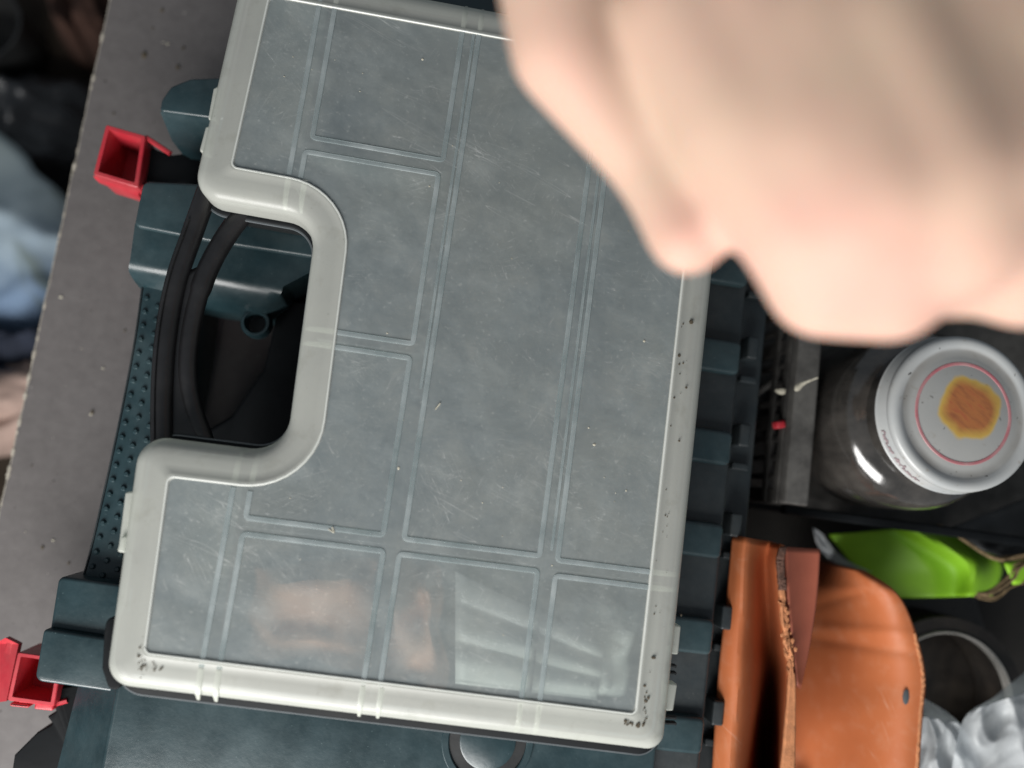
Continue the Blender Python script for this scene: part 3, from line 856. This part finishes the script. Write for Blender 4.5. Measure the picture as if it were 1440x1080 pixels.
# splinters and red bits caught in the crate wall
m = MB()
m.tube(spline([at(1090, 549, .44), at(1102, 550, .438), at(1112, 546, .438)], 4), [.0006, .001, .0016, .002, .0018, .0012, .0009, .0006, .0004], 6, .5)
tag(obj('wood_splinter', m, MAT['palecrumb'], base=at(1100, 548, .44)), 'short pale splinter lodged in the crate wall beside the case', 'splinter', 'pale splinters at the crate')
m = MB()
m.tube(spline([at(1118, 549, .418), at(1128, 540, .418), at(1150, 531, .416)], 4), [.0006, .0014, .0019, .0017, .0012, .0008, .0006, .0005, .0004], 6, .5)
tag(obj('wood_splinter', m, MAT['palecrumb'], base=at(1125, 545, .42)), 'longer pale splinter lying across the grey crate rim', 'splinter', 'pale splinters at the crate')
for px, py, lab in [(1096, 597, 'darker small red plastic bit behind the crate slots, nearer the tool case'), (1112, 593, 'brighter small red plastic bit beside the grey crate rim')]:
    m = MB(); p = at(px, py, .438); m.box(tuple(p), (.006, .0045, .006), .3, .0012)
    tag(obj('red_bit', m, MAT['red'], base=p), lab, 'plastic bit', 'red bits at the crate')

# jar
HJ = .38; zj = H - HJ
jc = at(1357, 581, HJ)
jar = thing('jar', 'dusty dark glass jar with a white metal lid marked by an orange stain', 'jar', (jc.x, jc.y, ZS + .06))
zb = ZS + .058
m = MB()
rb = .0540
m.lathe([(.030, zb), (rb - .003, zb + .001), (rb, zb + .006), (rb, zj - .048), (rb - .0007, zj - .041), (rb - .0022, zj - .036), (rb - .0044, zj - .0325), (rb - .0072, zj - .0298), (rb - .0104, zj - .0278), (.0402, zj - .0262), (.0400, zj - .0145), (.0397, zj - .008)], (jc.x, jc.y), 72)
obj('glass_body', m, MAT['glass'], jar, angle=50)
RL = .0426
jl = bpy.data.objects.new('jar_lid', None)
m = MB()
ORGsave = ORG[jar]
jar_lid_prof = [(RL - .001, zj - .0135), (RL + .0006, zj - .0132), (RL + .0008, zj - .0122), (RL, zj - .0114), (RL, zj - .0062), (RL - .0008, zj - .0052), (RL - .0008, zj - .0044), (RL - .0004, zj - .0034), (RL - .0008, zj - .0014), (RL - .0024, zj - .0001), (RL - .0042, zj),
                (RL - .0062, zj - .0004), (RL - .0074, zj - .0013), (RL - .0086, zj - .0016), (.0300, zj - .0015), (.0290, zj - .0011), (.0100, zj - .0012), (.0004, zj - .0010)]
m.lathe(jar_lid_prof, (jc.x, jc.y), 96)
ORG[jar] = Vector((jc.x, jc.y, zj))          # lid mesh keeps its own origin on its top
jl = obj('lid', m, MAT['jarlid'], jar, angle=50)
jl.location = Vector((jc.x, jc.y, zj)) - ORGsave
ORG[jar] = ORGsave
m = MB()
annulus(m, jc, .0258, .0280, zj - .0025, zj - .00085, 96)
r_ = obj('printed_ring', m, MAT['redprint'], jl); 
# worn red lettering round the skirt
def skirt_marks(a0, a1, z, n):
    mb = MB(); rr = RL + .0003; q = random.Random(11)
    for k in range(n):
        if k == 6: continue
        for j in range(2 + q.randrange(2)):
            a = a0 + (a1 - a0) * (k + .3 * j) / n; w = .0006 if j != 1 else .0012
            z0 = z + .0022 * q.random(); z1 = z0 + .0008 + .0020 * q.random()
            if j == 0: z0, z1 = z, z + .0028
            mb.add([(jc.x + rr * math.cos(a), jc.y + rr * math.sin(a), z0), (jc.x + rr * math.cos(a + w / rr), jc.y + rr * math.sin(a + w / rr), z0),
                    (jc.x + rr * math.cos(a + w / rr), jc.y + rr * math.sin(a + w / rr), z1), (jc.x + rr * math.cos(a), jc.y + rr * math.sin(a), z1)], [(0, 1, 2, 3)])
    return mb
obj('worn_print', skirt_marks(R_(200), R_(246), zj - .0101, 15), MAT['fadedprint'], jl, smooth=False)

# orange sheets
def shade_rise(v):                                                  # unseen end rise, added out of view to darken a shell's hollow
    q = min(1, max(0, (v - .905) / .05)); return q * q * (3 - 2 * q)
def patch(L, Rr, nu, nv, hfun, jit=0):
    """surface between two pixel polylines; hfun(u,v) gives depth below the camera"""
    L = spline([(x, y, 0) for x, y in L], 8); Rr = spline([(x, y, 0) for x, y in Rr], 8)
    def fn(u, v):
        a = sample(L, v); b = sample(Rr, v); p = a.lerp(b, u); return at(p.x, p.y, hfun(u, v))
    return MB().grid(fn, nu, nv)
os_ = thing('orange_trough', 'orange plastic shell curled like a trough with a torn edge, touching the tool case', 'plastic shell', tuple(at(1060, 950, .50)))
m = patch([(1031, 752), (1022, 850), (1010, 960), (1000, 1130)], [(1101, 766), (1095, 800), (1106, 900), (1111, 960), (1098, 1130)], 26, 40,
          lambda u, v: .424 + .003 * nz(u * 2, v * 4, 1) - .012 * math.exp(-((u - .28) / .22) ** 2) + (.016 + .100 * min(1, v * 1.4)) * math.exp(-((u - .72) / .20) ** 2) * (1 - .85 * shade_rise(v)) - .011 * u ** 6)
solid(obj('shell', m, MAT['orange'], os_), .0018)
m = patch([(1096, 772), (1093, 800), (1103, 900), (1108, 960), (1093, 1130)], [(1100, 770), (1099, 800), (1110, 900), (1117, 960), (1116, 1130)], 6, 120,
          lambda u, v: .413 + (.0008 * nz(u * 6, v * 60, 2) + .0012 * nz(u * 3, v * 25, 4)) * (1 if .2 < v < .5 else .12))
solid(obj('torn_edge', m, MAT['torn'], os_), .003)
m = patch([(1096, 770), (1092, 790), (1096, 830)], [(1106, 768), (1102, 790), (1106, 830)], 4, 30, lambda u, v: .4115 + .0008 * nz(u * 5, v * 20))
solid(obj('dirty_edge', m, MAT['torndark'], os_), .002)
m = MB()
for k in range(34):
    yy = 845 + 90 * rnd.random(); xx = 1100 + (yy - 845) * .12 + rnd.gauss(2, 4)
    p = at(xx, yy, .4115); m.ball(p, .0003 + .0009 * rnd.random(), 6, 4, (1, 1.5, .5))
obj('torn_fibres', m, MAT['torn'], os_, kind='stuff')
m = patch([(1103, 769), (1106, 830), (1114, 905), (1121, 965)], [(1153, 772), (1148, 840), (1138, 905), (1124, 968)], 14, 24,
          lambda u, v: .414 + .006 * u + .003 * math.sin(u * 3) * (1 - v))
solid(obj('folded_flap', m, MAT['brickred'], os_), .0018)
o2 = thing('orange_cover', 'orange plastic cover with a rounded chipped corner and creases, right of the torn orange trough', 'plastic cover', tuple(at(1210, 950, .50)))
def hC(u, v):
    bul = (lambda q: q * q * (3 - 2 * q))(min(1, .12 + .88 * u / .95))
    cre = .0022 * math.exp(-((v + .10 * u - .20) / .018) ** 2) - .0024 * math.exp(-((v - .05 * u - .27) / .02) ** 2) + .0022 * math.exp(-((v - .09 * u - .31) / .02) ** 2) - .0018 * math.exp(-((v + .0 * u - .12) / .02) ** 2)
    top = .028 * max(0, 1 - v / .16) ** 2
    return .512 - .086 * max(bul, .35 * shade_rise(v)) + .5 * cre * (1 - abs(2 * u - 1) ** 2) + top * .6
m = patch([(1148, 786), (1128, 880), (1108, 980), (1100, 1140)], [(1214, 804), (1262, 836), (1287, 890), (1300, 950), (1296, 1010), (1288, 1140)], 40, 70, hC)
solid(obj('shell', m, MAT['orange'], o2), .0018)
m = MB()
er = spline([(1287, 890, 0), (1299, 950, 0), (1295, 1010, 0), (1287, 1140, 0)], 30)
m.tube([at(p.x - 2 + 1.2 * nz(0, p.y * .2), p.y, hC(1, (p.y - 786) / 354) - .0006) for p in er], [.0010 + .0009 * abs(nz(0, p.y * .12, 7)) for p in er], 7)
obj('chipped_edge', m, MAT['torn'], o2)
m = MB(); p = at(1274, 980, hC(.9, .55) - .0006); m.ball(p, .0021, 8, 5, (1, 2.2, .3)); obj('dent', m, MAT['grey'], o2)

# green sheet, twine
gs = thing('green_sheet', 'bright green folded plastic sheet under brown twine, below the jar', 'plastic sheet', tuple(at(1290, 790, .5)))
m = patch([(1165, 752), (1235, 842)], [(1322, 738), (1407, 787), (1394, 838)], 30, 20,
          lambda u, v: .482 - .014 * math.exp(-((u - .72 - .1 * v) / .10) ** 2) + .04 * max(0, .5 - u) + .0006 * nz(u * 3, v * 3, 8))
solid(obj('sheet', m, MAT['green'], gs), .0008)
m = patch([(1412, 792), (1425, 822)], [(1452, 785), (1456, 818)], 6, 6, lambda u, v: .455 + .004 * u)
tag(solid(obj('green_scrap', m, MAT['green'], base=at(1430, 805, .455)), .0012), 'small bright green scrap by the knotted twine', 'plastic scrap')
m = MB()
def strand(pix, h, r=.0011, n=3):
    for k in range(n):
        ph = k * 2.1
        pts = [at(x + 2.5 * math.sin(i * 1.3 + ph) + 3 * (k - 1), y + 2.5 * math.cos(i * 1.1 + ph), h - .0008 * k) for i, (x, y) in enumerate(pix)]
        m.tube(spline(pts, 6), r * (.7 + .3 * k / n), 6)
strand([(1318, 740), (1345, 752), (1380, 776), (1405, 786), (1430, 783), (1470, 780)], .458)
strand([(1374, 836), (1395, 832), (1420, 812), (1428, 798), (1450, 790)], .456, .0012)
strand([(1378, 838), (1400, 842), (1425, 826), (1460, 812)], .457, .0009, 2)
tag(obj('twine', m, MAT['twine'], base=at(1400, 790, .456)), 'frayed brown twine running along the edge of the green sheet', 'twine')
# dark flap over the green sheet's top right
m = patch([(1335, 742), (1385, 775), (1412, 782)], [(1470, 690), (1480, 740), (1480, 776)], 10, 10, lambda u, v: .462 + .012 * u + .004 * nz(u * 3, v * 3))
tag(solid(obj('dark_cover', m, MAT['black'], base=at(1420, 750, .465)), .0012), 'dark sheet between the jar and the brown twine', 'sheet')

# tape roll
rc = at(1322, 985, .485)
tr_ = thing('tape_roll', 'dark brown tape roll with a pale inner core, half under the clear film', 'tape roll', (rc.x, rc.y, H - .51))
m = MB(); annulus(m, rc, .0455, .0545, H - .512, H - .478, 80); obj('tape', m, MAT['tape'], tr_)
m = MB(); annulus(m, rc, .0440, .0453, H - .483, H - .476, 80); obj('core', m, MAT['core'], tr_)
m = MB(); m.box((rc.x, rc.y, H - .516), (.13, .13, .006), .4, .002)
tag(obj('dark_tray', m, MAT['tape'], base=(rc.x, rc.y, H - .52)), 'dark brown flat tray under the tape roll', 'tray')

# crumpled clear film bag
def film(name, label, L, Rr, h0, amp, seed):
    def hf(u, v):
        a = 1 - abs(nz(u * 2.2 + seed, v * 2.2, seed)) * 2
        b = 1 - abs(nz(u * 4.5 + seed, v * 4.5, seed + 3)) * 2
        return h0 - amp * (.8 * a + .2 * b) + .02 * (1 - min(1, 6 * v))
    m = patch(L, Rr, 60, 60, hf)
    o = obj(name, m, MAT['film'], base=at(*L[1], h0), angle=80)
    return tag(o, label, 'plastic bag', 'crumpled clear bags')
film('plastic_bag', 'crumpled clear plastic bag against the chipped orange cover', [(1296, 980), (1292, 1030), (1285, 1140)], [(1330, 1000), (1362, 1035), (1400, 1140)], .455, .010, 3.3)
film('plastic_bag', 'crumpled clear plastic bag in the corner, overlapping the tape roll', [(1392, 985), (1352, 1018), (1330, 1140)], [(1460, 930), (1490, 1000), (1500, 1140)], .450, .010, 8.1)
m = patch([(1143, 742), (1152, 772), (1175, 792)], [(1156, 750), (1184, 783), (1230, 806)], 16, 10, lambda u, v: .498 + .003 * nz(u * 4, v * 4, 2))
tag(obj('film_scrap', m, MAT['film'], base=at(1180, 780, .47)), 'small scrap of clear film showing above the orange cover', 'plastic film')

# ================================================================== LEFT, BELOW THE BOARD
HF = .86
def heap(name, label, cat, pix, h, mat, amp, seed, n=34, fall=.10):
    C = [at(x, y, h) for x, y in pix]; m = MB()
    def fn(u, v):
        a = C[0].lerp(C[1], u); b = C[3].lerp(C[2], u); p = a.lerp(b, v)
        e = min(1, 4 * min(u, 1 - u, v, 1 - v))
        return (p.x + .02 * nz(u * 3, v * 3, seed), p.y + .02 * nz(u * 3, v * 3, seed + 4), p.z + amp * nz(u * 3.3, v * 3.3, seed + 8) + .4 * amp * nz(u * 9, v * 9, seed) - fall * (1 - e))
    m.grid(fn, n, n)
    o = obj(name, m, mat, base=(C[0] + C[2]) / 2, angle=80); solid(o, .004)
    return tag(o, label, cat)
heap('cloth_heap', 'pale cloth fading to blue, heaped beyond the chipped edge of the board', 'cloth', [(-70, 130), (140, 330), (90, 520), (-260, 520)], .78, MAT['denim'], .009, 1.2, fall=.05)
heap('navy_cloth', 'dark navy cloth between the blue cloth and the buff one', 'cloth', [(-160, 440), (110, 460), (80, 560), (-180, 540)], .76, MAT['navy'], .03, 3.3, fall=.04)
heap('buff_cloth', 'pinkish buff cloth lowest of the heap beyond the board', 'cloth', [(-150, 520), (90, 500), (50, 630), (-150, 650)], .75, MAT['buff'], .02, 5.5, fall=.03)
heap('bin_bag', 'crumpled black plastic bag on the dark floor beyond the board', 'plastic bag', [(-120, 90), (120, 60), (130, 260), (-120, 280)], .86, MAT['bin'], .04, 7.7, 50)
heap('brown_rag', 'rust-brown rag on the dark floor at the far end of the board', 'rag', [(40, -60), (180, -60), (150, 75), (60, 60)], .86, MAT['rust'], .03, 9.1)
bc_ = at(-25, 40, .86)
m = MB()
zf = H - .90
m.lathe([(.040, zf - .02), (.046, zf + .05), (.047, zf + .055), (.0445, zf + .055), (.040, zf - .01), (.001, zf - .012)], (bc_.x, bc_.y))
tag(obj('black_tub', m, MAT['black'], base=(bc_.x, bc_.y, zf)), 'round black tub in the dark corner beyond the board', 'tub')

# ================================================================== HAND
hand = MB()
def caps(mb, a, b, ra, rb, n=20):
    A, B = Vector(a), Vector(b); d = B - A; L = max(d.length, 1e-5); t = d / L
    u = t.orthogonal().normalized(); v = t.cross(u); rings = []
    for k in range(1, 7):
        th = math.pi / 2 * (1 - k / 6); rings.append((A - t * ra * math.sin(th), ra * math.cos(th)))
    for k in range(0, 6):
        th = math.pi / 2 * k / 6; rings.append((B + t * rb * math.sin(th), rb * math.cos(th)))
    mb.loft([[c + (u * math.cos(2 * math.pi * q / n) + v * math.sin(2 * math.pi * q / n)) * max(r, 1e-4) for q in range(n)] for c, r in rings])
def J(px, py, h): return at(px, py, h)
def chain(pts):
    for (a, ra), (b, rb) in zip(pts, pts[1:]): caps(hand, a, b, ra, rb)
HH = .168
wrist = J(1420, -230, .150)
# metacarpals + folded fingers (knuckle, folded joint, tip tucked below the palm)
chain([(J(1040, -170, .165), .022), (J(962, 20, .171), .0175), (J(1046, 170, .168), .0180), (J(1134, 315, .168), .0168), (J(1158, 398, .176), .0142), (J(1150, 330, .205), .0105), (J(1140, 230, .212), .0088), (J(1140, 170, .206), .0078)])
chain([(J(1180, -170, .158), .022), (J(1120, 60, .162), .0200), (J(1225, 270, .160), .0185), (J(1250, 402, .173), .0145), (J(1255, 330, .205), .0108), (J(1240, 220, .213), .0092), (J(1240, 160, .206), .0080)])
chain([(J(1100, 200, .165), .018), (J(1170, 330, .168), .0170), (J(1200, 396, .175), .0150)])
chain([(J(1320, -180, .154), .022), (J(1290, 60, .157), .0195), (J(1385, 240, .156), .0178), (J(1440, 388, .168), .0135), (J(1395, 320, .203), .0102), (J(1370, 220, .210), .0088), (J(1365, 165, .204), .0076)])
chain([(J(1230, 150, .160), .019), (J(1330, 330, .165), .0150), (J(1350, 378, .172), .0128)])
chain([(J(1450, -170, .154), .021), (J(1440, 60, .156), .0180), (J(1540, 210, .156), .0160), (J(1575, 330, .168), .0115), (J(1545, 290, .198), .0090), (J(1510, 210, .205), .0078), (J(1500, 160, .200), .0068)])
chain([(J(1090, 60, .170), .020), (J(1450, 40, .165), .020)]); chain([(J(1100, -60, .165), .022), (J(1480, -60, .160), .021)])
chain([(J(1030, 100, .172), .0175), (J(1180, 120, .166), .0185), (J(1340, 130, .162), .0180), (J(1500, 130, .160), .0165)])
chain([(J(1090, 250, .171), .0165), (J(1240, 310, .166), .0175), (J(1400, 290, .161), .0165), (J(1520, 260, .160), .0150)])
chain([(J(1110, -150, .161), .020), (J(1045, 20, .1665), .0200), (J(1140, 210, .1640), .0200), (J(1190, 300, .1640), .0185)])
chain([(J(1250, -150, .156), .020), (J(1205, 60, .1585), .0212), (J(1308, 250, .1575), .0200), (J(1340, 320, .161), .0175)])
chain([(J(1390, -150, .154), .020), (J(1365, 60, .1565), .0208), (J(1462, 225, .156), .0192), (J(1490, 310, .161), .0155)])
chain([(J(1470, -120, .155), .020), (J(1405, 80, .1580), .0205), (J(1500, 230, .1560), .0195), (J(1530, 320, .160), .0150)])
chain([(J(1560, -100, .156), .020), (J(1520, 80, .1570), .0200), (J(1590, 220, .158), .0170)])
# thumb lying along the index side
chain([(J(900, -180, .174), .020), (J(782, -60, .180), .0168), (J(792, 70, .183), .0142), (J(905, 222, .188), .0106), (J(935, 270, .1875), .0103), (J(964, 326, .187), .0108), (J(969, 332, .186), .0108)])
# wrist and forearm leave over the top right of the picture
chain([(J(1150, -120, .160), .026), (wrist, .027), (J(1750, -560, .135), .033), (J(2100, -950, .125), .038)])
chain([(J(1380, -120, .156), .025), (wrist, .026)])
me = bpy.data.meshes.new('hand_raw')
me.from_pydata([tuple(p) for p in hand.v], [], hand.f)
tmp = bpy.data.objects.new('hand_raw', me); col.objects.link(tmp)
rm = tmp.modifiers.new('r', 'REMESH'); rm.mode = 'VOXEL'; rm.voxel_size = .0011
sm = tmp.modifiers.new('s', 'SMOOTH'); sm.factor = .5; sm.iterations = 110
dg = bpy.context.evaluated_depsgraph_get()
hm = bpy.data.meshes.new_from_object(tmp.evaluated_get(dg))
bpy.data.objects.remove(tmp)
hm.name = 'person'
ho = bpy.data.objects.new('person', hm); col.objects.link(ho); ORG[ho] = Vector((0, 0, 0))
hm.materials.clear(); hm.materials.append(MAT['skin']); hm.shade_smooth()
tag(ho, 'out-of-focus bare hand with folded fingers held over the organiser and the jar', 'hand')
